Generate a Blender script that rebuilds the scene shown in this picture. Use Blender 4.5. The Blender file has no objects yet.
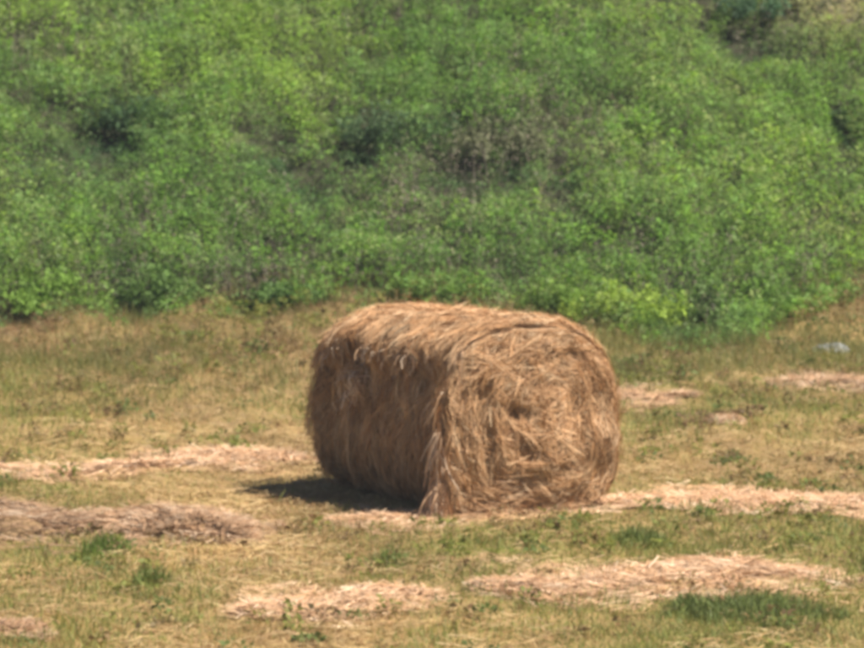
import bpy, math
import numpy as np
from mathutils import Vector, Matrix

rng = np.random.default_rng(7)
S = bpy.context.scene
COL = S.collection

# ------------------------------------------------------------------ camera, sky, sun, exposure
CAM = np.array([0.0, -30.0, 3.6])
PITCH = math.radians(4.80)
FPX = 5070.0                                   # focal length in pixels of the 864 px wide photograph
cam_d = bpy.data.cameras.new('camera')
cam = bpy.data.objects.new('camera', cam_d); COL.objects.link(cam)
cam.location = CAM
cam.rotation_euler = (math.radians(90) - PITCH, 0, 0)
cam_d.sensor_width = 36.0
cam_d.lens = 36.0 * FPX / 864.0
cam_d.clip_start = 0.5; cam_d.clip_end = 3000.0
cam_d.dof.use_dof = True                       # the photograph is a soft long-zoom shot
cam_d.dof.focus_distance = 27.0
cam_d.dof.aperture_fstop = 4.6
S.camera = cam

SUN_EL = math.radians(58.0); SUN_AZ = math.radians(-13.0)
sdir = Vector((math.cos(SUN_EL) * math.cos(SUN_AZ), math.cos(SUN_EL) * math.sin(SUN_AZ), math.sin(SUN_EL)))
W = bpy.data.worlds.new('World'); S.world = W; W.use_nodes = True
nt = W.node_tree; nt.nodes.clear()
sky = nt.nodes.new('ShaderNodeTexSky'); sky.sky_type = 'NISHITA'; sky.sun_disc = False
sky.sun_elevation = SUN_EL; sky.sun_rotation = math.radians(90) - SUN_AZ
sky.air_density = 0.75; sky.dust_density = 0.35
bg = nt.nodes.new('ShaderNodeBackground'); bg.inputs['Strength'].default_value = 0.05
wo = nt.nodes.new('ShaderNodeOutputWorld')
nt.links.new(sky.outputs[0], bg.inputs[0]); nt.links.new(bg.outputs[0], wo.inputs[0])
sun_d = bpy.data.lights.new('sun', 'SUN'); sun_d.energy = 5.0; sun_d.angle = math.radians(0.53)
sun_d.color = (1.0, 0.945, 0.86)
sun = bpy.data.objects.new('sun', sun_d); COL.objects.link(sun)
sun.rotation_euler = sdir.to_track_quat('Z', 'Y').to_euler(); sun.location = (20, 0, 30)

S.view_settings.view_transform = 'Standard'; S.view_settings.look = 'None'
S.view_settings.exposure = 0.90; S.view_settings.gamma = 1.0
S.view_settings.use_curve_mapping = False
S.render.engine = 'CYCLES'
S.cycles.pixel_filter_type = 'BLACKMAN_HARRIS'; S.cycles.filter_width = 4.5
S.cycles.max_bounces = 6; S.cycles.diffuse_bounces = 2; S.cycles.transmission_bounces = 4
S.cycles.volume_bounces = 0
S.cycles.use_adaptive_sampling = False

# ------------------------------------------------------------------ helpers
def vnoise(x, y, z=0.0, seed=0):
    x, y, z = np.broadcast_arrays(np.asarray(x, float), np.asarray(y, float), np.asarray(z, float))
    xi, yi, zi = np.floor(x).astype(np.int64), np.floor(y).astype(np.int64), np.floor(z).astype(np.int64)
    fx, fy, fz = x - xi, y - yi, z - zi
    fx, fy, fz = [f * f * (3 - 2 * f) for f in (fx, fy, fz)]
    def h(a, b, c):
        n = (a * 374761393 + b * 668265263 + c * 2147483647 + seed * 1274126177) & 0xFFFFFFFF
        n = ((n ^ (n >> 13)) * 1274126177) & 0xFFFFFFFF
        n = ((n ^ (n >> 16)) * 2246822519) & 0xFFFFFFFF
        return ((n ^ (n >> 15)) & 0xFFFFFF) / float(0xFFFFFF)
    r = 0
    for dx in (0, 1):
        for dy in (0, 1):
            for dz in (0, 1):
                w = (fx if dx else 1 - fx) * (fy if dy else 1 - fy) * (fz if dz else 1 - fz)
                r = r + w * h(xi + dx, yi + dy, zi + dz)
    return r * 2 - 1

def fbm(x, y, z=0.0, o=3, seed=0):
    s, a, t = 0, 1.0, 0
    for i in range(o):
        f = 2.03 ** i
        s = s + a * vnoise(np.asarray(x) * f, np.asarray(y) * f, np.asarray(z) * f, seed + i * 17); t += a; a *= 0.5
    return s / t

def sstep(a, b, x):
    t = np.clip((x - a) / (b - a), 0, 1); return t * t * (3 - 2 * t)

def norm(v):
    return v / np.maximum(np.linalg.norm(v, axis=-1, keepdims=True), 1e-9)

def mesh_quads(name, V, F, col=None, smooth=False):
    """V (n,3), F (m,4) -> one mesh; a face with its last two corners equal must not occur."""
    me = bpy.data.meshes.new(name)
    V = np.ascontiguousarray(V, np.float32); F = np.ascontiguousarray(F, np.int32)
    me.vertices.add(len(V)); me.vertices.foreach_set('co', V.ravel())
    me.loops.add(F.size); me.loops.foreach_set('vertex_index', F.ravel())
    me.polygons.add(len(F))
    me.polygons.foreach_set('loop_start', np.arange(0, F.size, F.shape[1], dtype=np.int32))
    if smooth: me.polygons.foreach_set('use_smooth', np.ones(len(F), bool))
    if col is not None:
        a = me.attributes.new('tint', 'FLOAT_COLOR', 'POINT')
        c = np.ones((len(V), 4), np.float32); c[:, :3] = col
        a.data.foreach_set('color', c.ravel())
    me.update(calc_edges=True)
    return me

def link(name, me, mat, parent=None, **props):
    o = bpy.data.objects.new(name, me); COL.objects.link(o)
    if mat: me.materials.append(mat)
    if parent: o.parent = parent
    for k, v in props.items(): o[k] = v
    return o

def empty(name, loc, **props):
    o = bpy.data.objects.new(name, None); COL.objects.link(o); o.location = loc
    o.empty_display_size = 0.2
    for k, v in props.items(): o[k] = v
    return o

def ribbons(P, w, side):
    """P (n,k,3) centre lines, w (n,k) half widths, side (n,k,3) -> verts, quads"""
    n, k, _ = P.shape
    V = np.stack([P - side * w[..., None], P + side * w[..., None]], 2).reshape(-1, 3)
    b = (np.arange(n) * k * 2)[:, None] + np.arange(k - 1)[None] * 2
    F = np.stack([b, b + 1, b + 3, b + 2], -1).reshape(-1, 4)
    return V, F

def leaves(B, D, Nn, L, Wd):
    """folded diamond leaves: base, direction, normal, length, half width -> verts, quads"""
    D = norm(D); Sd = norm(np.cross(D, Nn)); Nn = norm(np.cross(Sd, D))
    L = L[:, None]; Wd = Wd[:, None]
    tip = B + D * L - Nn * L * 0.12
    mid = B + D * L * 0.45
    V = np.stack([B, mid + Sd * Wd + Nn * Wd * 0.35, tip, mid - Sd * Wd + Nn * Wd * 0.35], 1).reshape(-1, 3)
    F = np.arange(len(V), dtype=np.int32).reshape(-1, 4)
    return V, F

def tint_mat(name, rough=0.75, translucent=0.0, spec=0.25, bump=0.0, nscale=30.0, namp=0.25):
    m = bpy.data.materials.new(name); m.use_nodes = True
    t = m.node_tree; t.nodes.clear(); N = t.nodes.new; Lk = t.links.new
    out = N('ShaderNodeOutputMaterial'); p = N('ShaderNodeBsdfPrincipled')
    a = N('ShaderNodeAttribute'); a.attribute_name = 'tint'
    tc = N('ShaderNodeTexCoord'); nz = N('ShaderNodeTexNoise'); nz.inputs['Scale'].default_value = nscale
    nz.inputs['Detail'].default_value = 4.0
    mr = N('ShaderNodeMapRange'); mr.inputs[1].default_value = 0.25; mr.inputs[2].default_value = 0.75
    mr.inputs[3].default_value = 1 - namp; mr.inputs[4].default_value = 1 + namp
    mx = N('ShaderNodeVectorMath'); mx.operation = 'SCALE'
    Lk(tc.outputs['Object'], nz.inputs['Vector']); Lk(nz.outputs[0], mr.inputs[0])
    Lk(a.outputs['Color'], mx.inputs[0]); Lk(mr.outputs[0], mx.inputs['Scale'])
    Lk(mx.outputs[0], p.inputs['Base Color'])
    p.inputs['Roughness'].default_value = rough; p.inputs['Specular IOR Level'].default_value = spec
    if bump > 0:
        b = N('ShaderNodeBump'); b.inputs['Strength'].default_value = 0.8; b.inputs['Distance'].default_value = bump
        Lk(nz.outputs[0], b.inputs['Height']); Lk(b.outputs[0], p.inputs['Normal'])
    if translucent > 0:
        tr = N('ShaderNodeBsdfTranslucent'); Lk(mx.outputs[0], tr.inputs['Color'])
        ms = N('ShaderNodeMixShader'); ms.inputs[0].default_value = translucent
        Lk(p.outputs[0], ms.inputs[1]); Lk(tr.outputs[0], ms.inputs[2]); Lk(ms.outputs[0], out.inputs[0])
    else:
        Lk(p.outputs[0], out.inputs[0])
    return m

M_HAY = tint_mat('dry_hay', 0.62, 0.04, 0.35, 0, 9, 0.18)
M_HAYCORE = tint_mat('packed_hay', 0.85, 0.0, 0.1, 0.02, 35, 0.45)
M_GRASS = tint_mat('field_grass', 0.6, 0.25, 0.3, 0, 3, 0.12)
M_LEAF = tint_mat('weed_leaf', 0.6, 0.38, 0.2, 0, 3, 0.15)
M_STEM = tint_mat('weed_stem', 0.75, 0.0, 0.2, 0, 20, 0.2)
M_SOIL = tint_mat('field_soil', 0.95, 0.0, 0.1, 0.03, 7, 0.35)
M_STONE = tint_mat('pale_stone', 0.6, 0.0, 0.4, 0.01, 14, 0.2)

# ------------------------------------------------------------------ terrain
TOE_PX = np.array([-900, 0, 130, 330, 560, 620, 665, 740, 800, 864, 1700])
TOE_PY = np.array([322, 324, 322, 318, 326, 340, 350, 340, 323, 317, 317])
TOE_X = (TOE_PX - 432) / 127.0
_tan = np.tan(PITCH - (324 - TOE_PY) / FPX)
TOE_Y = (CAM[2] - 30 * _tan + 0.08) / (0.04 + _tan)
def toe(x):
    x = np.asarray(x, float)
    return np.interp(x, TOE_X, TOE_Y) + 0.25 * vnoise(x * 1.7, 0.3, 0, 5)

def toe_smooth(x): return sum(toe(x + o) for o in np.linspace(-2.2, 2.2, 9)) / 9
HILL = 0.38
HW = []                                                    # hollows in the slope: centre, radius in photo pixels
def height(x, y):
    x = np.asarray(x, float); y = np.asarray(y, float)
    rise = 0.04 * np.clip(y - 2, 0, 400) * (1 - sstep(60, 140, y))
    d = y - toe_smooth(np.clip(x, -12, 12))
    k = 0.45
    ramp = np.where(d / k > 30, d, k * np.log1p(np.exp(np.clip(d / k, -40, 30))))
    cap = 32.0                                           # the slope eases off towards its crest, far above the frame
    ramp = cap * (1 - np.exp(-ramp / cap))
    lump = 0.03 * fbm(x * 0.9, y * 0.5, 0, 2, 3) + 0.02 * vnoise(x * 3.1, y * 1.6, 0, 9)
    hl = 0.12 * fbm(x * 0.55, y * 0.55, 0, 2, 21) * sstep(0.3, 3.0, d)
    calm = sstep(0.9, 1.7, np.hypot((x - 0.1) / 1.0, y / 1.0))
    dip = np.zeros(np.broadcast(x, y).shape)
    for p, r in HW:
        rr = r / ppm(p[1]); dip = np.maximum(dip, np.exp(-((x - p[0]) / rr) ** 2 - ((y - p[1]) / (rr * 1.4)) ** 2))
    return rise + HILL * ramp + lump * calm + hl - 0.20 * dip

def pix(px, py):
    """photo pixel -> point on the ground (ray march against the terrain)"""
    f = np.array([0, math.cos(PITCH), -math.sin(PITCH)]); u = np.array([0, math.sin(PITCH), math.cos(PITCH)])
    d = f + np.array([1.0, 0, 0]) * (px - 432) / FPX + u * (324 - py) / FPX
    t = np.linspace(20, 75, 5500)
    Pp = CAM + d * t[:, None]
    b = Pp[:, 2] - height(Pp[:, 0], Pp[:, 1])
    i = int(np.argmax(b <= 0)) if np.any(b <= 0) else len(t) - 1
    return Pp[i]
def ppm(y): return FPX / (y + 30.2)                       # photo pixels per metre at that depth

# hollows (photo px, py, radius px): low growth, with shade put into the leaf colour
HOLLOWS = [(100, 128, 34, 20), (45, 155, 18, 14), (362, 138, 24, 16), (458, 150, 24, 22), (515, 158, 16, 12), (280, 150, 16, 12),
           (130, 296, 22, 12), (255, 303, 18, 10), (690, 326, 26, 12), (20, 312, 20, 8), (470, 165, 16, 10), (310, 180, 18, 10),
           (560, 170, 12, 10), (840, 130, 10, 12), (750, 30, 30, 8)]
HW = [(pix(a, b), r * 1.55) for a, b, r, _ in HOLLOWS]

xs = np.unique(np.concatenate([np.linspace(-900, -40, 18), np.linspace(-40, -9, 26), np.linspace(-9, 9, 181),
                               np.linspace(9, 40, 26), np.linspace(40, 900, 18)]))
ys = np.unique(np.concatenate([np.linspace(-400, -60, 12), np.linspace(-60, -9, 40), np.linspace(-9, 26, 281),
                               np.linspace(26, 90, 60), np.linspace(90, 1500, 30)]))
X, Y = np.meshgrid(xs, ys); Z = height(X, Y)
nx, ny = len(xs), len(ys)
i0 = (np.arange(ny - 1)[:, None] * nx + np.arange(nx - 1)[None]).ravel()
hillmask = sstep(-0.4, 0.5, Y - toe(np.clip(X, -12, 12)))[..., None]
gmix = (0.5 + 0.5 * fbm(X * 0.7, Y * 0.35, 0, 3, 40))[..., None]
soil = np.array([0.31, 0.205, 0.085]) * (1 - gmix) + np.array([0.20, 0.155, 0.055]) * gmix
gcol = soil * (1 - hillmask) + np.array([0.040, 0.040, 0.022]) * hillmask  # slope soil set near-black to stand for shade in the hollows
me = mesh_quads('terrain', np.stack([X, Y, Z], -1).reshape(-1, 3),
                np.stack([i0, i0 + 1, i0 + nx + 1, i0 + nx], -1), gcol.reshape(-1, 3), True)
link('ground', me, M_SOIL, None, kind='structure')

# ------------------------------------------------------------------ hay windrows: centre lines as photo pixels
WINDROWS = [
 # pts (px,py), half width m (ground), height m, label, tone
 ([(-60, 474), (40, 474), (120, 476), (180, 470), (228, 461), (262, 460), (298, 466)], 0.34, 0.085,
  'long pale hay windrow running up to the shaded side of the round bale', 1.05),
 ([(-50, 535), (10, 533), (50, 531), (84, 533)], 0.46, 0.16,
  'brownish matted hay windrow butting against the higher windrow with the dark hollow', 0.62),
 ([(94, 529), (130, 530), (175, 533), (215, 540), (248, 545)], 0.44, 0.24,
  'thick hay windrow with a dark hollow at its end beside a green tuft', 0.76),
 ([(235, 618), (290, 611), (350, 605), (400, 600), (440, 598)], 0.32, 0.07,
  'thin pale hay windrow on the grass in front of the bale, tapering at one end', 1.05),
 ([(480, 588), (540, 594), (600, 590), (655, 584), (700, 580), (760, 581), (828, 577)], 0.50, 0.12,
  'broad pinkish hay windrow beside the dark green grass patch', 1.0),
 ([(596, 507), (660, 503), (720, 502), (770, 506), (850, 507), (930, 505)], 0.62, 0.05,
  'wide flat strewn hay strip leading away from the bale end face', 1.1),
 ([(335, 524), (390, 523), (450, 521), (520, 516), (590, 508)], 0.34, 0.035,
  'thin skirt of loose hay strewn on the ground under the bale', 1.0),
 ([(-40, 636), (5, 634), (30, 630)], 0.20, 0.07,
  'short brown hay scrap in the grass below the thin tapering windrow', 0.75),
 ([(775, 384), (815, 384), (864, 388), (920, 394)], 0.45, 0.06,
  'faint dry hay strip near the stone by the weedy slope', 0.85),
 ([(590, 398), (640, 401), (690, 397)], 0.38, 0.018,
  'faint straw streak on the field behind the bale', 0.9),
]
HAYC = np.array([[0.60, 0.38, 0.22], [0.68, 0.47, 0.30], [0.47, 0.265, 0.13], [0.54, 0.33, 0.185], [0.74, 0.56, 0.39]])
WR_LINES = []
for wi, (pts, hw, hh, lab, tone) in enumerate(WINDROWS):
    P = np.array([pix(*p) for p in pts])
    s = np.concatenate([[0], np.cumsum(np.linalg.norm(np.diff(P[:, :2], axis=0), axis=1))])
    n = max(24, int(s[-1] / 0.035))
    si = np.linspace(0, s[-1], n)
    ln = np.stack([np.interp(si, s, P[:, 0]), np.interp(si, s, P[:, 1])], -1)
    for _ in range(8): ln[1:-1] = (ln[:-2] + 2 * ln[1:-1] + ln[2:]) / 4
    WR_LINES.append((ln, hw * 1.3))

def windrow(wi):
    pts, hw, hh, lab, tone = WINDROWS[wi]; hw *= 1.3
    ln, _ = WR_LINES[wi]; n = len(ln); ln0 = ln[n // 2]
    root = empty('hay_windrow', (ln0[0], ln0[1], float(height(ln0[0], ln0[1]))), label=lab, category='hay row',
                 group='hay rows left lying on the mown field')
    o = np.array(root.location)
    tg = norm(np.gradient(ln, axis=0)); nrm = np.stack([-tg[:, 1], tg[:, 0]], -1)
    length = n * 0.035
    a = np.linspace(0, 1, n)
    ends = np.minimum(1, np.minimum(a, 1 - a) * length / 0.30) ** 0.6
    if wi == 2: ends = np.minimum(1, (1 - a) * length / 0.5) ** 0.6 * np.where(a < 0.02, 0.8, 1) * (1 + 0.5 * np.exp(-a * length / 0.25))
    wv = hw * (0.62 + 0.9 * fbm(a * length * 1.5, wi * 9.1, 0, 3, 60)) * np.maximum(ends, 0.1)
    hv = 0.55 * hh * np.clip(0.85 + 1.1 * fbm(a * length * 1.9, wi * 5.3, 0, 3, 61), 0.12, 2) * ends
    def surf(ai, c):
        x = np.interp(ai, a, ln[:, 0]) + np.interp(ai, a, nrm[:, 0]) * np.interp(ai, a, wv) * c
        y = np.interp(ai, a, ln[:, 1]) + np.interp(ai, a, nrm[:, 1]) * np.interp(ai, a, wv) * c
        lump = 1 + 0.55 * fbm(x * 6, y * 5, wi, 2, 70)
        z = height(x, y) + np.interp(ai, a, hv) * np.clip(1 - c * c, 0, 1) ** 0.7 * lump
        return np.stack([x, y, z], -1)
    m = 15
    A, C = np.meshgrid(a, np.linspace(-1, 1, m), indexing='ij')
    Pm = surf(A, C); Pm[:, [0, -1], 2] -= 0.02; Pm[[0, -1], :, 2] -= 0.01
    base = (np.arange(n - 1)[:, None] * m + np.arange(m - 1)[None]).ravel()
    F = np.stack([base, base + m, base + m + 1, base + 1], -1)
    mc = np.array([0.42, 0.27, 0.135]) * tone * (0.8 + 0.4 * rng.random((n * m, 1)))
    link('mound', mesh_quads('mound', Pm.reshape(-1, 3) - o, F, mc, True), M_HAYCORE, root)
    # loose straw in locks
    nl = int(length * hw * 2 * 300); per = 9
    la = rng.random(nl * 3); la = la[rng.random(nl * 3) < np.clip(0.5 + 1.5 * fbm(la * length * 2.2, wi * 3.3, 0, 2, 66), 0.35, 1)][:nl]; nl = len(la); lc = np.clip(rng.normal(0, 0.85, nl), -2.4, 2.4)
    ang = rng.normal(0, 0.7, nl); cl = HAYC[rng.choice(5, nl, p=[.34, .16, .22, .22, .06])] * np.array([1.0, 0.98, 0.96]) * tone * rng.uniform(0.75, 1.15, (nl, 1))
    rep = lambda v: np.repeat(v, per, 0)
    N = nl * per
    sa = np.clip(rep(la) + rng.normal(0, 0.05, N) / length, 0, 1); sc = rep(lc) + rng.normal(0, 0.06, N) / hw * 0.5
    th = rep(ang) + rng.normal(0, 0.3, N)
    tl = np.stack([np.interp(sa, a, tg[:, 0]), np.interp(sa, a, tg[:, 1])], -1)
    d2 = np.stack([tl[:, 0] * np.cos(th) - tl[:, 1] * np.sin(th), tl[:, 0] * np.sin(th) + tl[:, 1] * np.cos(th)], -1)
    L = rng.uniform(0.05, 0.20, N)
    k = 4; t = np.linspace(-0.5, 0.5, k)
    c0 = surf(sa, sc)
    bend = rng.normal(0, 0.25, N)
    P = np.empty((N, k, 3))
    perp = np.stack([-d2[:, 1], d2[:, 0]], -1)
    for i in range(k):
        off = d2 * (t[i] * L)[:, None] + perp * (bend * L * (t[i] ** 2))[:, None]
        P[:, i, :2] = c0[:, :2] + off
        P[:, i, 2] = c0[:, 2]
    zl = rng.normal(0, 0.18, N)
    lift = rep(rng.random(nl) * 0.6 + 0.4) * rng.random(N) * (0.012 + 0.16 * hh)
    for i in range(k):
        P[:, i, 2] = np.maximum(P[:, i, 2] + 0.012 + lift + zl * t[i] * L, height(P[:, i, 0], P[:, i, 1]) + 0.006 + 0.01 * rng.random(N))
    w = np.repeat(rng.uniform(0.0014, 0.0032, N)[:, None], k, 1)
    dd = norm(np.diff(P, axis=1)); dd = np.concatenate([dd, dd[:, -1:]], 1)
    upv = norm(np.stack([rng.normal(0, .5, N), rng.normal(0, .5, N) - 0.3, np.ones(N)], -1))[:, None]
    side = norm(np.cross(dd, upv))
    V, F = ribbons(P, w, side)
    cc = np.repeat(rep(cl) * rng.uniform(0.8, 1.2, (N, 1)), k * 2, 0)
    link('loose_straw', mesh_quads('loose_straw', V - o, F, cc), M_HAY, root, kind='stuff')
for wi in range(len(WINDROWS)): windrow(wi)

def wr_dist(x, y):
    """1 on a windrow's centre line, falling to 0 outside"""
    d = np.zeros_like(x)
    for ln, hw in WR_LINES:
        q = ln[::6]
        dm = np.full(x.shape, 9.0)
        for p in q: dm = np.minimum(dm, np.hypot(x - p[0], (y - p[1])))
        d = np.maximum(d, 1 - np.clip(dm / (hw * 0.8), 0, 1))
    return d

# ------------------------------------------------------------------ round bale
BALE = np.array([0.148, 0.22, 0.0]); BROT = math.radians(-58.0)
R0, LEN = 0.570, 1.66
BALE[2] = float(height(BALE[0], BALE[1])) - 0.02
broot = empty('round_hay_bale', BALE, label='large shaggy round bale of reddish dry hay lying on the mown field', category='hay bale')
broot.rotation_euler = (0, 0, BROT)

def side_pt(u, ph):
    """u in -1..1 along the axis (+1 = visible end face), ph angle, 0 = +Y local, 90 deg = up"""
    x = u * LEN / 2
    cy, cz = np.cos(ph), np.sin(ph)
    endr = 1 - np.where(u > 0, 0.065 - 0.055 * sstep(-0.3, -0.7, cy), 0.11) * np.clip((np.abs(u) - 0.72) / 0.28, 0, 1) ** 2.2
    low = np.clip(-cz, 0, 1)
    pw = 2.45
    r = R0 * endr * (np.abs(cy) ** pw + np.abs(cz) ** pw) ** (-1 / pw) * (1 - 0.055 * np.clip(-u, 0, 1) + 0.022 * np.clip(u, 0, 1)) * (1 + 0.055 * np.sin(low * math.pi) * 1.0)
    r = r * (1 + 0.045 * fbm(u * 2.2, cy * 1.6, cz * 1.6, 2, 11) + 0.016 * vnoise(u * 9, cy * 5, cz * 5, 12))
    r = r - 0.045 * np.exp(-((u - 0.50) / 0.18) ** 2) * np.clip(cz, 0, 1) + 0.022 * np.exp(-((u - 0.92) / 0.12) ** 2) * np.clip(cz, 0, 1) + 0.016 * np.exp(-((u + 0.62) / 0.2) ** 2) * np.clip(cz, 0, 1)
    # the weather side has slumped in under the shaggy top and behind the near rim
    rag = 0.20 * fbm(u * 4.2, 1.7, 0, 3, 15)
    under = sstep(0.63, 0.55, cz + rag) * sstep(-0.98, -0.80, u) * sstep(-1.02, -0.75, cz) * sstep(-0.1, -0.35, cy) * sstep(0.94, 0.86, u + 0.5 * 0.08 * vnoise(cz * 4, 2.2, 0, 16))
    r = r - 0.14 * under
    y = r * cy * 1.05
    z = r * cz
    zz = R0 * 0.985 + z
    zz = np.where(zz < 0.16, 0.16 - (0.16 - zz) * 0.55 - 0.055, zz - 0.055 * sstep(0.35, 0.16, zz))
    return np.stack([x * np.ones_like(zz), y, zz], -1)

def face_pt(rr, ph, sgn=1.0):
    """rr 0..1 of the rim radius on the end face"""
    rim = side_pt(np.ones_like(rr) * sgn, ph)
    cen = np.array([sgn * LEN / 2, 0.0, R0 * 0.97])
    p = cen + (rim - cen) * rr[..., None]
    yy, zz = p[..., 1], p[..., 2]
    spiral = 0.007 * np.sin(rr * 22 + ph * 1.0) * sstep(0.1, 0.3, rr) * (1 - sstep(0.85, 1.0, rr))
    bulge = 0.075 * (1 - rr ** 3.0)
    rough = 0.060 * fbm(yy * 4.5, zz * 4.5, 2.2, 3, 31) * (1 - 0.6 * sstep(0.9, 1, rr))
    pits = 0
    for (py_, pz_, sy, sz, dp) in PITS:
        pits = pits - dp * np.exp(-((yy - py_) / sy) ** 2 - ((zz - pz_) / sz) ** 2)
    p[..., 0] = sgn * (LEN / 2 + bulge + spiral + rough + pits)
    return p
PITS = [(-0.22, 0.66, 0.05, 0.025, 0.11), (-0.15, 0.63, 0.06, 0.022, 0.10), (0.22, 0.66, 0.025, 0.05, 0.05), (-0.12, 0.42, 0.035, 0.045, 0.06),
        (-0.30, 1.00, 0.10, 0.02, 0.04), (0.30, 0.95, 0.16, 0.022, 0.05), (0.38, 0.70, 0.02, 0.14, 0.05), (-0.36, 0.45, 0.03, 0.12, 0.05)]

nu, nph = 56, 144
uu = np.linspace(-1, 1, nu); pp = np.linspace(0, 2 * math.pi, nph, endpoint=False)
U, PH = np.meshgrid(uu, pp, indexing='ij')
V = [side_pt(U, PH).reshape(-1, 3)]
def gridf(off, a, b):
    i, j = np.meshgrid(np.arange(a - 1), np.arange(b), indexing='ij'); j2 = (j + 1) % b
    return (np.stack([i * b + j, i * b + j2, (i + 1) * b + j2, (i + 1) * b + j], -1) + off).reshape(-1, 4)
F = [gridf(0, nu, nph)]
off = nu * nph; nr = 30
for sgn in (1.0, -1.0):
    RR, PF = np.meshgrid(np.linspace(1.0, 0.004, nr), pp, indexing='ij')
    V.append(face_pt(RR, PF, sgn).reshape(-1, 3))
    f = gridf(off, nr, nph)
    F.append(f if sgn > 0 else f[:, ::-1]); off += nr * nph
V = np.concatenate(V); F = np.concatenate(F)
bc = np.array([0.33, 0.20, 0.105]) * (0.75 + 0.5 * rng.random((len(V), 1)))
me = mesh_quads('rolled_body', V, F[:, ::-1], bc, True)
link('rolled_body', me, M_HAYCORE, broot)

def bale_strands(kind, nl, per, Lr, lift0, fringe):
    rep = lambda v: np.repeat(v, per, 0)
    N = nl * per; k = 4; t = np.linspace(-0.5, 0.5, k)
    tone = rng.uniform(0.70, 1.15, nl)
    cl = HAYC[rng.choice(5, nl, p=[.32, .2, .2, .22, .06])] * tone[:, None] * np.array([1.03, 0.96, 0.82])
    if kind == 'side':
        lu = rng.uniform(-1, 1, nl); lp = rng.uniform(-0.6, math.pi + 1.3, nl)
        ang = rng.normal(0, 0.33, nl) + 0.25 * fbm(lu * 2, lp * 2, 0, 2, 80)
        su = rep(lu) + rng.normal(0, 0.02, N); sp = rep(lp) + rng.normal(0, 0.035, N)
        th = rep(ang) + rng.normal(0, 0.12, N); L = rng.uniform(*Lr, N)
        cv = rep(rng.normal(0, 0.5, nl)) + rng.normal(0, 0.2, N)
        P = np.empty((N, k, 3)); NN = np.empty((N, k, 3))
        for i in range(k):
            u_ = su + (t[i] * np.sin(th) + cv * t[i] ** 2) * L / (LEN / 2)
            p_ = sp + t[i] * np.cos(th) * L / R0
            P[:, i] = side_pt(np.clip(u_, -1.015, 1.015), p_)
            NN[:, i] = np.stack([0.3 * np.sign(u_) * (np.abs(u_) > 0.93), np.cos(p_), np.sin(p_)], -1)
    else:
        lr = np.sqrt(rng.uniform(0.0, 1.0, nl)); lp = rng.uniform(0, 2 * math.pi, nl)
        ang = rng.normal(0.12, 0.45, nl) + rng.normal(0, 0.8, nl) * (lr < 0.55) + 1.5 * fbm(lr * np.cos(lp) * 2.6, lr * np.sin(lp) * 2.6, 0, 2, 81) * (1.25 - lr)
        sr = rep(lr) + rng.normal(0, 0.02, N); sp = rep(lp) + rng.normal(0, 0.03, N) / np.maximum(rep(lr), 0.15)
        th = rep(ang) + rng.normal(0, 0.15, N); L = rng.uniform(*Lr, N)
        cv = rep(rng.normal(0.1, 0.35, nl)) + rng.normal(0, 0.2, N)
        c = np.cos(sp) * sr; s = np.sin(sp) * sr
        tx, ty = -np.sin(sp), np.cos(sp)
        P = np.empty((N, k, 3)); NN = np.zeros((N, k, 3)); NN[..., 0] = 1
        for i in range(k):
            q = t[i] * L / R0; b = cv * t[i] ** 2 * L / R0 - 0.4 * q * q / np.maximum(sr, 0.2)
            dx = tx * np.cos(th) - ty * np.sin(th); dy = tx * np.sin(th) + ty * np.cos(th)
            a_ = c + dx * q + np.cos(sp) * b; d_ = s + dy * q + np.sin(sp) * b
            r_ = np.hypot(a_, d_)
            P[:, i] = face_pt(np.minimum(r_, 1.0), np.arctan2(d_, a_))
            ex = np.clip(r_ - 1.0, 0, 1) * R0
            P[:, i, 0] -= ex * 0.7
            P[:, i, 1] += np.cos(np.arctan2(d_, a_)) * ex * 0.4
    lk = rep(rng.random(nl) ** 1.6) * lift0 + rng.random(N) * 0.012
    zl = rng.normal(0, 0.07, N) * L
    fr = (rng.random(N) < fringe) * rng.uniform(0.01, 0.06, N)
    for i in range(k):
        e = lk + zl * t[i] * 2 + fr * (t[i] + 0.5) ** 2
        P[:, i] += NN[:, i] * np.maximum(e, 0.002)[:, None]
        P[:, i, 2] -= fr * (t[i] + 0.5) ** 2 * 0.3
    P[..., 2] = np.maximum(P[..., 2], 0.035)
    dd = norm(np.diff(P, axis=1)); dd = np.concatenate([dd, dd[:, -1:]], 1)
    tw = rng.normal(0, 0.5, (N, 1, 3))
    side = norm(np.cross(dd, NN + tw))
    w = rng.uniform(0.0013, 0.0029, N)[:, None] * np.array([0.6, 1, 1, 0.4])[None]
    V, F = ribbons(P, w, side)
    cc = np.repeat(rep(cl) * rng.uniform(0.75, 1.25, (N, 1)), k * 2, 0)
    return V, F, cc
V, F, cc = bale_strands('side', 2900, 15, (0.09, 0.30), 0.034, 0.16)
link('wrapped_straw', mesh_quads('wrapped_straw', V, F, cc), M_HAY, broot, kind='stuff',
     label='shaggy straw wound round the curved side')
V, F, cc = bale_strands('face', 2000, 15, (0.08, 0.30), 0.034, 0.06)
link('end_face_straw', mesh_quads('end_face_straw', V, F, cc), M_HAY, broot, kind='stuff',
     label='spiral of matted straw on the lit end face')

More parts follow.
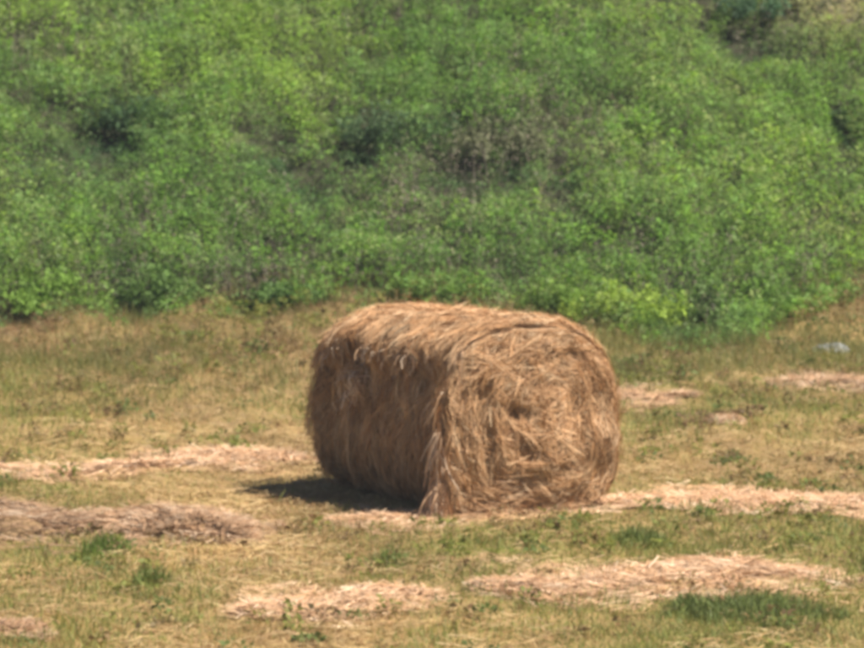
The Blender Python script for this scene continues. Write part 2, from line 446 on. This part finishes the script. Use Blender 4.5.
# hanging locks: the ragged lip by the near edge, the lit tuft on the shaded side
def hanging(name, spots, label):
    Vs, Fs, Cs = [], [], []; off = 0
    for (u0, ph0, n, L0, spread, out, tone) in spots:
        k = 6; t = np.linspace(0, 1, k)
        su = u0 + rng.normal(0, spread, n); sp = ph0 + rng.normal(0, spread * 0.8, n)
        L = L0 * rng.uniform(0.5, 1.15, n)
        b0 = side_pt(np.clip(su, -1, 1), sp)
        nn = np.stack([0.35 * np.ones(n) * (u0 > 0.8), np.cos(sp), np.sin(sp)], -1)
        P = np.empty((n, k, 3)); sway = rng.normal(0, 0.22, (n, 2)); curl = rng.normal(0, 0.10, (n, 3)); sp_ = rng.uniform(0.8, 2.4, n); sway = sway + rng.normal(0, 0.25, 2)
        for i in range(k):
            P[:, i] = b0 + nn * (0.01 + out * rng.uniform(0.7, 1.2, n) * (math.sin(min(t[i] * 2.2, 1.6))))[:, None]
            P[:, i, 2] -= L * (t[i] ** sp_); P[:, i] += curl * (L * math.sin(t[i] * 3.1))[:, None]
            P[:, i, 0] += sway[:, 0] * L * t[i]; P[:, i, 1] += sway[:, 1] * L * t[i]
        P[..., 2] = np.maximum(P[..., 2], 0.03 + 0.02 * rng.random((n, 1)))
        dd = norm(np.diff(P, axis=1)); dd = np.concatenate([dd, dd[:, -1:]], 1)
        side = norm(np.cross(dd, nn[:, None] + rng.normal(0, .5, (n, 1, 3))))
        V, F = ribbons(P, rng.uniform(0.0018, 0.0036, n)[:, None] * np.ones((1, k)), side)
        Vs.append(V); Fs.append(F + off); off += len(V)
        Cs.append(np.repeat(HAYC[rng.choice(5, n)] * tone * rng.uniform(0.8, 1.2, (n, 1)), k * 2, 0))
    link(name, mesh_quads(name, np.concatenate(Vs), np.concatenate(Fs), np.concatenate(Cs)), M_HAY, broot, kind='stuff', label=label)
PI = math.pi
hanging('hanging_straw', [(0.99, PI + 0.0, 40, 0.22, 0.02, 0.015, 1.0), (0.99, PI - 0.35, 40, 0.22, 0.02, 0.015, 1.0),
                          (0.99, PI - 0.75, 40, 0.2, 0.02, 0.02, 1.0), (0.99, PI + 0.2, 50, 0.24, 0.05, 0.03, 1.1),
                          (0.98, PI + 0.45, 120, 0.30, 0.03, 0.05, 1.05), (0.88, PI + 0.55, 70, 0.28, 0.04, 0.10, 0.95),
                          (-0.50, PI - 0.52, 60, 0.22, 0.05, 0.11, 1.15), (-0.38, PI - 0.42, 50, 0.18, 0.05, 0.14, 1.2), (0.72, PI + 0.75, 90, 0.25, 0.05, 0.10, 1.0)] +
                         [(u_, PI - 0.66 + o_, 45, l_, 0.06, 0.03, 1.0) for u_, o_, l_ in
                          zip(np.linspace(-0.92, 0.72, 14), rng.uniform(-0.16, 0.16, 14), rng.uniform(0.05, 0.14, 14))],
        'ragged locks of straw hanging down the edge')

# ------------------------------------------------------------------ field grass
def patch(x, y, s, seed): return 0.5 + 0.5 * fbm(x * s, y * s * 0.55, 0, 3, seed)
GREEN = np.array([[0.160, 0.187, 0.040], [0.205, 0.213, 0.047], [0.250, 0.240, 0.056], [0.120, 0.150, 0.040]])
STRAW = np.array([[0.42, 0.282, 0.117], [0.36, 0.222, 0.083], [0.48, 0.338, 0.160], [0.31, 0.178, 0.075]])

def in_bale(x, y):
    lx = (x - BALE[0]) * math.cos(BROT) + (y - BALE[1]) * math.sin(BROT)
    ly = -(x - BALE[0]) * math.sin(BROT) + (y - BALE[1]) * math.cos(BROT)
    return (np.abs(lx) < LEN / 2 + 0.02) & (np.abs(ly) < 0.36)

def blades(x, y, h, w, lean, cols, k=3):
    n = len(x); z = height(x, y)
    az = rng.uniform(0, 2 * PI, n); dirv = np.stack([np.cos(az), np.sin(az)], -1)
    P = np.empty((n, k, 3)); t = np.linspace(0, 1, k)
    for i in range(k):
        P[:, i, :2] = np.stack([x, y], -1) + dirv * (h * lean * t[i] ** 1.6)[:, None]
        P[:, i, 2] = z - 0.005 + h * (t[i] - 0.35 * np.clip(lean, 0, 1.6) * t[i] ** 2)
    ww = w[:, None] * np.linspace(1, 0.25, k)[None]
    a2 = rng.uniform(-0.9, 0.9, n)
    side = np.stack([np.cos(a2), np.sin(a2), np.zeros(n)], -1)[:, None] * np.ones((1, k, 1))
    V, F = ribbons(P, ww, side)
    return V, F, np.repeat(cols, k * 2, 0)

def greenness(x, y):
    g = 0.9 * (patch(x + 3, y, 0.45, 100) - 0.5) * 2 + 0.5 * (patch(x, y, 1.6, 101) - 0.5) * 2
    row = np.interp(y, [-8, -5.2, -4.2, -3.2, -1.4, -0.4, 0.6, 1.6, 2.8, 4.2, 6.5, 8.5, 10.5],
                       [0.05, 0.12, 0.27, 0.12, 0.32, 0.05, -0.20, -0.34, -0.34, 0.12, 0.50, 0.42, 0.05])
    return np.clip(0.44 + 1.0 * g + row, 0.05, 0.95)

NB = 360000
yb = -8.5 + (11.2 + 8.5) * rng.random(NB) ** 1.28
half = 3.6 + (yb + 8) * 0.06 + 0.6
xb = rng.uniform(-1, 1, NB) * half
wr = wr_dist(xb, yb)
keep = (rng.random(NB) > wr * 0.95) & ~in_bale(xb, yb) & (yb < toe(xb) + 0.5)
xb, yb, wr = xb[keep], yb[keep], wr[keep]
g = greenness(xb, yb)
isg = rng.random(len(xb)) < g
cols = 1.13 * np.where(isg[:, None], GREEN[rng.choice(4, len(xb), p=[.3, .35, .2, .15])], STRAW[rng.choice(4, len(xb), p=[.35, .3, .15, .2])])
cols = cols * (0.50 + 0.5 * patch(xb, yb, 1.4, 130) + 0.5 * patch(xb, yb * 1.6, 4.0, 133))[:, None] * rng.uniform(0.85, 1.15, (len(xb), 1))
far = sstep(3.5, 8.0, yb)[:, None]
cols = cols * (1 - 0.30 * far * np.array([0.75, 0.9, 0.6]))
hb = rng.uniform(0.02, 0.06, len(xb)) * (0.25 + 1.7 * patch(xb, yb * 1.6, 3.4, 131) ** 1.3) * (1 + 0.5 * isg) * (1 + 0.9 * far[:, 0])
near_bale = np.hypot(xb - BALE[0], yb) < 1.0
hb = np.where(near_bale, hb * 1.15, hb)
V, F, cc = blades(xb, yb, hb, rng.uniform(0.0018, 0.0038, len(xb)), np.abs(rng.normal(0.8, 0.6, len(xb))), cols, 2)
link('field_grass', mesh_quads('field_grass', V, F, cc), M_GRASS, None, kind='stuff',
     label='short mown grass and straw stubble covering the field', category='grass')

# thatch: dry blades lying flat
NT = 95000
yt = -8.5 + (10.8 + 8.5) * rng.random(NT); xt = rng.uniform(-1, 1, NT) * (4.2 + (yt + 8) * 0.06)
keep = (~in_bale(xt, yt)) & (yt < toe(xt) + 0.2) & (rng.random(NT) < np.clip(1.0 - greenness(xt, yt) + 1.5 * (patch(xt, yt, 2.4, 140) - 0.55), 0, 1))
xt, yt = xt[keep], yt[keep]; n = len(xt)
k = 3; P = np.empty((n, k, 3)); az = rng.normal(0, 0.8, n); L = rng.uniform(0.05, 0.2, n)
for i, q in enumerate((-0.5, 0, 0.5)):
    P[:, i, 0] = xt + np.cos(az) * q * L; P[:, i, 1] = yt + np.sin(az) * q * L
    P[:, i, 2] = height(P[:, i, 0], P[:, i, 1]) + rng.uniform(0.01, 0.05, n)
dd = norm(np.diff(P, axis=1)); dd = np.concatenate([dd, dd[:, -1:]], 1)
side = norm(np.cross(dd, norm(np.stack([rng.normal(0, .4, n), rng.normal(-.3, .4, n), np.ones(n)], -1))[:, None]))
V, F = ribbons(P, rng.uniform(0.0014, 0.003, n)[:, None] * np.ones((1, k)), side)
tc = (0.6 + 0.7 * patch(xt, yt, 1.6, 130))[:, None] * STRAW[rng.choice(4, n)] * rng.uniform(0.8, 1.2, (n, 1)) * (1 - 0.25 * sstep(5.0, 9.5, yt)[:, None])
link('fallen_straw', mesh_quads('fallen_straw', V, F, np.repeat(tc, k * 2, 0)), M_HAY, None, kind='stuff',
     label='scattered dry straw lying in the stubble', category='straw')

# ------------------------------------------------------------------ weeds on the slope (one mass)
WEEDC = np.array([[0.160, 0.275, 0.036], [0.210, 0.320, 0.038], [0.225, 0.310, 0.050], [0.155, 0.240, 0.062],
                  [0.225, 0.270, 0.085], [0.135, 0.220, 0.048]])
def hollow(x, y):
    v = np.zeros_like(x)
    for p, r in HW:
        rr = r / ppm(p[1])
        v = np.maximum(v, np.exp(-((x - p[0]) / rr) ** 2 - ((y - p[1] + 0.35) / max(rr * 1.6, 0.6)) ** 2))
    return v
def weeds(xw, yw, hgt, spread, nleaf, pcol, lsz):
    n = len(xw); zw = height(xw, yw)
    idx = np.repeat(np.arange(n), nleaf); m = len(idx)
    t = rng.random(m) ** 0.7
    lean = rng.normal(0, 0.12, (n, 2)); az = rng.uniform(0, 2 * PI, m)
    r = spread[idx] * np.sqrt(rng.random(m)) * np.sqrt(np.clip(1.06 - t ** 2.5, 0.03, 1)) * (0.35 + 0.65 * t ** 0.5)
    B = np.stack([xw[idx] + lean[idx, 0] * hgt[idx] * t + np.cos(az) * r, yw[idx] + lean[idx, 1] * hgt[idx] * t + np.sin(az) * r,
                  zw[idx] + 0.02 + hgt[idx] * t], -1)
    D = np.stack([np.cos(az), np.sin(az), rng.normal(0.15, 0.5, m)], -1) + rng.normal(0, 0.35, (m, 3))
    Nn = norm(rng.normal(0, 0.55, (m, 3)) + np.array([0.15, -0.1, 0.9]))
    L = lsz[idx] * rng.uniform(0.6, 1.3, m)
    V, F = leaves(B, D, Nn, L, L * rng.uniform(0.2, 0.36, m))
    c = pcol[idx] * rng.uniform(0.86, 1.14, (m, 1)) * (1 + rng.normal(0, 0.05, (m, 3)))
    return V, F, np.repeat(np.clip(c, 0.01, 0.6), 4, 0)

NW = 18000
yw = 7.0 + (19.5 - 7.0) * rng.random(NW) ** 1.05; xw = rng.uniform(-1, 1, NW) * (4.2 + (yw - 8) * 0.09)
d = yw - toe(xw)
hol = hollow(xw, yw)
keep = (d > 0.15 - 0.9 * rng.random(NW) ** 2.5) & (rng.random(NW) > hol * 0.6)
xw, yw, d, hol = xw[keep], yw[keep], d[keep], hol[keep]
cl = 0.5 + (patch(xw, yw * 1.8, 1.9, 207) - 0.5) * (1.25 - 0.5 * sstep(0.5, 2.0, xw))
hw_ = (0.09 + 0.30 * np.clip((cl - 0.25) * 1.7, 0, 1)) * rng.uniform(0.6, 1.35, len(xw)) * (1 - 0.7 * hol) * (0.7 + 0.3 * sstep(-0.2, 0.8, d))
pick = np.clip(((patch(xw, yw * 1.8, 0.8, 210) - 0.5) * 1.6 + 0.5) * 5 + rng.normal(0, 1.2, len(xw)), 0, 5).astype(int)
order = np.array([5, 0, 3, 4, 1, 2])
pc = WEEDC[order[pick]] * rng.uniform(0.78, 1.22, (len(xw), 1)) * np.where(rng.random((len(xw), 1)) < 0.12, 0.6, 1.0) * (0.74 + 0.5 * patch(xw + 5, yw * 1.8, 2.4, 215))[:, None]
pc = pc * (1 - hol[:, None]) + np.array([0.045, 0.085, 0.030]) * hol[:, None]  # shade painted in: weeds in the hollows take a dark leaf colour
tan_p = pix(838, 24); tp = 0.8 * np.exp(-((xw - tan_p[0]) / 0.45) ** 2 - ((yw - tan_p[1]) / 0.7) ** 2)[:, None]
pc = pc * (1 - tp) + np.array([0.36, 0.28, 0.16]) * tp
right = sstep(0.5, 3.5, xw)[:, None]; pc = pc * (1 + right * np.array([0.12, 0.08, -0.02])) * np.array([1.30, 1.38, 1.42])
V, F, cc = weeds(xw, yw, hw_, rng.uniform(0.07, 0.16, len(xw)), np.clip((22 + 70 * hw_), 20, 52).astype(int), pc,
                 rng.uniform(0.019, 0.038, len(xw)))
link('weed_cover', mesh_quads('weed_cover', V, F, cc), M_LEAF, None, kind='stuff',
     label='dense mass of green leafy weeds covering the slope', category='weeds')

NF = 3800
yf = -8.0 + (10.5 + 8.0) * rng.random(NF) ** 0.62; xf = rng.uniform(-1, 1, NF) * (4.2 + (yf + 8) * 0.06)
pf = patch(xf, yf, 1.3, 250)
keep = (yf < toe(xf)) & ~in_bale(xf, yf) & (np.hypot(xf - BALE[0], yf - BALE[1]) > 1.1) & (rng.random(NF) < np.clip((pf - 0.35) * 2.6, 0.05, 1)) & (wr_dist(xf, yf) < 0.25)
xf, yf = xf[keep], yf[keep]; n = len(xf)
FC = np.array([[0.20, 0.215, 0.048], [0.23, 0.225, 0.055], [0.24, 0.17, 0.075], [0.13, 0.165, 0.045], [0.30, 0.21, 0.09], [0.19, 0.125, 0.06]])
fc = FC[np.clip((patch(xf + 9, yf, 1.0, 251) - 0.5) * 7 + 2.5 + rng.normal(0, 1.5, n), 0, 5).astype(int)]
V, F, cc = weeds(xf, yf, rng.uniform(0.04, 0.13, n) * (0.7 + 0.6 * sstep(2, 9, yf)), rng.uniform(0.05, 0.13, n), rng.integers(16, 40, n), fc, rng.uniform(0.022, 0.045, n))
link('field_weeds', mesh_quads('field_weeds', V, F, cc), M_LEAF, None, kind='stuff',
     label='low green and withered weeds scattered through the mown field', category='weeds')

# tall grass blades and dry stalks through the weeds
NG = 30000
yg = 7.2 + (19.5 - 7.2) * rng.random(NG) ** 1.05; xg = rng.uniform(-1, 1, NG) * (4.2 + (yg - 8) * 0.09)
pg = patch(xg, yg * 1.8, 0.7, 220)
keep = (yg > toe(xg) - 0.3) & (rng.random(NG) < np.clip((pg - 0.3) * 2.2, 0.08, 1)) & (rng.random(NG) > hollow(xg, yg))
xg, yg = xg[keep], yg[keep]
gc = np.where((rng.random(len(xg)) < 0.22)[:, None], np.array([0.26, 0.21, 0.11]), np.array([0.135, 0.185, 0.05])) * rng.uniform(0.7, 1.3, (len(xg), 1))
V, F, cc = blades(xg, yg, rng.uniform(0.14, 0.38, len(xg)), rng.uniform(0.002, 0.0045, len(xg)), np.abs(rng.normal(0.7, 0.4, len(xg))), gc, 4)
link('tall_grass', mesh_quads('tall_grass', V, F, cc), M_GRASS, None, kind='stuff',
     label='tall green grass blades standing among the weeds', category='grass')

STALK_SPOTS = [(130, 255, 60, 30), (480, 215, 60, 45), (245, 275, 40, 30), (500, 130, 40, 30), (400, 225, 40, 25), (60, 40, 90, 25), (610, 190, 60, 40),
               (820, 45, 60, 25), (410, 8, 50, 12), (300, 300, 300, 8), (740, 290, 90, 20), (560, 100, 80, 50)]
Vs, Fs, Cs = [], [], []; off = 0
for (a, b, sx, sy) in STALK_SPOTS:
    p = pix(a, b); n = 70
    x = p[0] + rng.normal(0, sx * 0.6 / ppm(p[1]), n); y = p[1] + rng.normal(0, sy * 0.6 / 45.0, n) * 1.5
    c = np.array([0.19, 0.155, 0.115]) * rng.uniform(0.6, 1.3, (n, 1))
    h = rng.uniform(0.2, 0.45, n)
    y = np.maximum(y, toe(x) + 0.1)
    V, F, cc = blades(x, y, h, rng.uniform(0.003, 0.005, n), np.abs(rng.normal(0.25, 0.2, n)), c, 4)
    Vs.append(V); Fs.append(F + off); Cs.append(cc); off += len(V)
    # seed heads
    V, F, cc = weeds(x, y, h, np.full(n, 0.035), np.full(n, 16), c * 1.05, np.full(n, 0.022))
    Vs.append(V); Fs.append(F + off); Cs.append(cc); off += len(V)
link('dry_stalks', mesh_quads('dry_stalks', np.concatenate(Vs), np.concatenate(Fs), np.concatenate(Cs)), M_STEM, None, kind='stuff',
     label='grey brown dry seeding stalks standing in the weeds', category='stalks')

# ------------------------------------------------------------------ shrubs one can tell apart on the slope
def shrub(px, py, wpx, hpx, col, label, twig=0.0, lsz=0.042, dens=1.0):
    p = pix(px, py); s = ppm(p[1]); rw = wpx / s / 2; hh = hpx / s
    root = empty('weed_shrub', (p[0], p[1], p[2] - 0.02), label=label, category='shrub', group='shrubs standing out of the weedy slope')
    o = np.array(root.location)
    # stems: several tapered limbs rising from the base
    ns = 9; Vs, Fs = [], []; off = 0; tips = []
    for i in range(ns):
        az = 2 * PI * i / ns + rng.normal(0, .3); rr = rw * rng.uniform(0.25, 0.75); th = hh * rng.uniform(0.3, 0.5)
        k = 5; pts = np.array([[math.cos(az) * rr * (q ** 1.3), math.sin(az) * rr * (q ** 1.3), th * q + 0.0] for q in np.linspace(0, 1, k)])
        pts[1:] += rng.normal(0, 0.02, (k - 1, 3)); tips.append(pts[-1])
        rad = np.linspace(0.011, 0.003, k); m = 5
        ring = np.array([[math.cos(2 * PI * j / m), math.sin(2 * PI * j / m), 0] for j in range(m)])
        Vs.append((pts[:, None] + ring[None] * rad[:, None, None]).reshape(-1, 3))
        Fs.append(gridf(off, k, m)); off += k * m
    V = np.concatenate(Vs)
    link('stem', mesh_quads('stem', V, np.concatenate(Fs), np.tile([0.13, 0.10, 0.06], (len(V), 1)) * (1 + twig)), M_STEM, root)
    # foliage in sub-clumps on an uneven dome
    hh = hh * 0.55; rw = rw * 1.2
    nc = int(26 * dens); Bs, cs = [], []
    per = int(75 * dens)
    az = rng.uniform(0, 2 * PI, nc); el = np.arcsin(rng.uniform(-0.15, 1, nc)); rad = rng.uniform(0.4, 1.25, nc)
    C = np.stack([np.cos(az) * np.cos(el) * rw * rad, np.sin(az) * np.cos(el) * rw * 0.9 * rad, hh * (0.18 + 0.72 * np.clip(np.sin(el), 0, 1) * rad)], -1)
    m = nc * per; idx = np.repeat(np.arange(nc), per)
    cr = rng.uniform(0.3, 0.75, nc) * min(rw, hh) * 0.8
    q = norm(rng.normal(0, 1, (m, 3))) * (rng.random((m, 1)) ** 0.5)
    B = C[idx] + q * cr[idx][:, None]
    B[:, 2] = np.maximum(B[:, 2], 0.03)
    D = q + np.array([0, 0, 0.15]) + rng.normal(0, .4, (m, 3))
    Nn = norm(q * 0.6 + rng.normal(0, .5, (m, 3)) + np.array([0.1, -0.1, 0.7]))
    L = lsz * rng.uniform(0.6, 1.3, m)
    V, F = leaves(B, D, Nn, L, L * rng.uniform(0.22, 0.38, m))
    cj = 1.75 * rng.uniform(0.8, 1.2, (nc, 1))[idx] * rng.uniform(0.75, 1.25, (m, 1)) * np.array(col)
    link('foliage', mesh_quads('foliage', V, F, np.repeat(cj, 4, 0)), M_LEAF, root)
SHRUBS = [
 (632, 322, 95, 62, (0.155, 0.215, 0.030), 'bright yellow green leafy shrub at the slope foot by the bale end face'),
 (705, 326, 90, 60, (0.080, 0.125, 0.035), 'dark green shrub at the lowest dip of the slope foot, beside a yellow green shrub'),
 (790, 306, 90, 45, (0.110, 0.185, 0.035), 'fresh green low shrub at the slope foot above the pale stone'),
 (560, 308, 70, 45, (0.120, 0.190, 0.035), 'mid green rounded shrub right behind the bale top'),
 (430, 298, 80, 40, (0.095, 0.150, 0.030), 'small shrub behind the dip in the bale top'),
 (160, 300, 70, 55, (0.085, 0.140, 0.035), 'dark leafy shrub overhanging a black hollow at the slope foot'),
 (40, 306, 80, 62, (0.120, 0.195, 0.035), 'light green shrub at the slope foot above the long pale windrow'),
 (285, 304, 70, 40, (0.075, 0.125, 0.035), 'low dark shrub at the slope foot near the shaded end of the bale'),
 (400, 140, 80, 52, (0.060, 0.098, 0.040), 'dark blue green shrub above a dark hollow high on the slope'),  # dark leaves, darkened further to deepen the painted shade of the hollow
 (500, 152, 90, 66, (0.110, 0.115, 0.060), 'twiggy grey brown shrub beside a shade coloured hollow on the slope'),
 (135, 128, 70, 48, (0.045, 0.080, 0.032), 'dark low shrub over the widest shade coloured hollow up the slope'),  # leaf colour lowered beyond its own dark green to stand for shade
 (740, 16, 130, 40, (0.045, 0.085, 0.040), 'very dark green bush on the upper slope beside a dry tan patch'),
 (838, 126, 22, 26, (0.060, 0.095, 0.035), 'small dark upright sprig alone on the open upper slope'),
]
for a in SHRUBS: shrub(*a, twig=0.6 if 'twiggy' in a[5] else 0.0)

# ------------------------------------------------------------------ grass tufts, clods, stone
def tuft(px, py, wpx, hpx, n, cols, label):
    p = pix(px, py); s = ppm(p[1]); rw = wpx / s / 2
    qa = rng.uniform(0, 2 * PI, n); qr = rng.random(n) ** 0.7
    x = p[0] + np.cos(qa) * qr * rw; y = p[1] + np.sin(qa) * qr * min(rw, 0.45)
    o = np.array([p[0], p[1], p[2]])
    c = np.array(cols) * rng.uniform(0.7, 1.3, (n, 1))
    V, F, cc = blades(x, y, hpx / s * rng.uniform(0.35, 1.1, n) * (1.15 - 0.75 * qr ** 2), rng.uniform(0.003, 0.006, n), np.abs(rng.normal(0.4, 0.3, n)), c, 4)
    ob = link('grass_tuft', mesh_quads('grass_tuft', V - o, F, cc), M_GRASS, None, label=label, category='grass tuft', group='tufts of taller grass in the field')
    ob.location = o
tuft(104, 556, 62, 26, 420, (0.17, 0.24, 0.045), 'small bright green grass tuft growing against the thick hollow ended windrow')
tuft(755, 616, 190, 26, 1300, (0.155, 0.195, 0.05), 'broad dark green grass patch beside the pinkish windrow')
tuft(690, 612, 60, 22, 350, (0.15, 0.19, 0.045), 'small green tuft beside the broad dark green grass patch')
tuft(150, 585, 50, 22, 260, (0.17, 0.21, 0.045), 'light green tuft in the stubble between the hollow ended windrow and the thin tapering windrow')
tuft(390, 565, 60, 20, 320, (0.16, 0.21, 0.045), 'green tuft on the grass between the bale and the thin tapering windrow')
tuft(640, 545, 70, 20, 520, (0.16, 0.20, 0.045), 'green tuft between the bale end face and the pinkish windrow')

def lump(name, px, py, wpx, hpx, col, mat, label, cat, seed, group=None, straw=True):
    p = pix(px, py); s = ppm(p[1]); a, b, c = wpx / s / 2, wpx / s / 2 * 0.8, hpx / s
    root = empty(name, (p[0], p[1], p[2] - 0.01), label=label, category=cat) if straw else None
    n1, n2 = 22, 12
    i, j = np.meshgrid(np.linspace(0, 2 * PI, n1, endpoint=False), np.linspace(0.02, PI / 2 + 0.25, n2), indexing='ij')
    dx, dy, dz = np.cos(i) * np.sin(j), np.sin(i) * np.sin(j), np.cos(j)
    r = 1 + 0.28 * fbm(dx * 2, dy * 2, dz * 2 + seed, 3, 300) + 0.1 * vnoise(dx * 6, dy * 6, dz * 6 + seed, 301)
    V = np.stack([dx * r * a, dy * r * b, dz * r * c], -1).transpose(1, 0, 2).reshape(-1, 3)
    F = gridf(0, n2, n1)
    cc = np.array(col) * rng.uniform(0.85, 1.15, (len(V), 1))
    if not straw:
        o = link(name, mesh_quads(name, V, F[:, ::-1] if False else F, cc, False), mat, None, label=label, category=cat)
        o.location = (p[0], p[1], p[2] - 0.03); return
    link('mound', mesh_quads('mound', V, F, cc, True), mat, root)
    n = 500; k = 4
    ii = rng.uniform(0, 2 * PI, n); jj = np.arccos(rng.uniform(0.05, 1, n))
    dn = np.stack([np.cos(ii) * np.sin(jj), np.sin(ii) * np.sin(jj), np.cos(jj)], -1)
    c0 = dn * np.array([a, b, c]) * 1.06
    dv = norm(np.cross(dn, rng.normal(0, 1, (n, 3)))) * rng.uniform(0.06, 0.16, (n, 1))
    P = np.stack([c0 + dv * q - dn * (q * q * 0.15) for q in np.linspace(-.5, .5, k)], 1)
    P[..., 2] = np.maximum(P[..., 2], 0.015)
    dd = norm(np.diff(P, axis=1)); dd = np.concatenate([dd, dd[:, -1:]], 1)
    V, F = ribbons(P, rng.uniform(0.002, 0.004, n)[:, None] * np.ones((1, k)), norm(np.cross(dd, dn[:, None] + 0.3 * rng.normal(0, 1, (n, 1, 3)))))
    cl = HAYC[rng.choice(5, n)] * 0.8 * rng.uniform(0.8, 1.2, (n, 1))
    link('loose_straw', mesh_quads('loose_straw', V, F, np.repeat(cl, k * 2, 0)), M_HAY, root, kind='stuff')
lump('hay_clump', 724, 423, 46, 10, (0.20, 0.12, 0.06), M_HAYCORE, 'low brown clump of matted hay alone on the ochre grass beyond the bale', 'hay clump', 3)
lump('hay_clump', 800, 389, 40, 9, (0.30, 0.20, 0.10), M_HAYCORE, 'flat dry hay clump on the faint strip below the pale stone', 'hay clump', 8)
lump('field_stone', 831, 351, 42, 11, (0.25, 0.255, 0.26), M_STONE, 'pale grey stone lying at the edge of the weedy slope', 'stone', 5, straw=False)

# ------------------------------------------------------------------ the air
def haze_box(x0, x1, y0, y1, z0, z1):
    V = np.array([(x, y, z) for z in (z0, z1) for y in (y0, y1) for x in (x0, x1)], float)
    F = np.array([(0, 2, 3, 1), (4, 5, 7, 6), (0, 1, 5, 4), (2, 6, 7, 3), (0, 4, 6, 2), (1, 3, 7, 5)])
    m = bpy.data.materials.new('summer_haze'); m.use_nodes = True; t = m.node_tree; t.nodes.clear()
    o = t.nodes.new('ShaderNodeOutputMaterial'); v = t.nodes.new('ShaderNodeVolumePrincipled')
    v.inputs['Color'].default_value = (0.86, 0.92, 1.0, 1); v.inputs['Density'].default_value = 0.0006
    t.links.new(v.outputs[0], o.inputs['Volume'])
    link('haze', mesh_quads('haze', V, F), m, None, kind='stuff', label='thin summer haze in the air over the field', category='haze')
haze_box(-905, 905, -405, 1505, float(Z.min()) - 1.0, float(Z.max()) + 3.0)
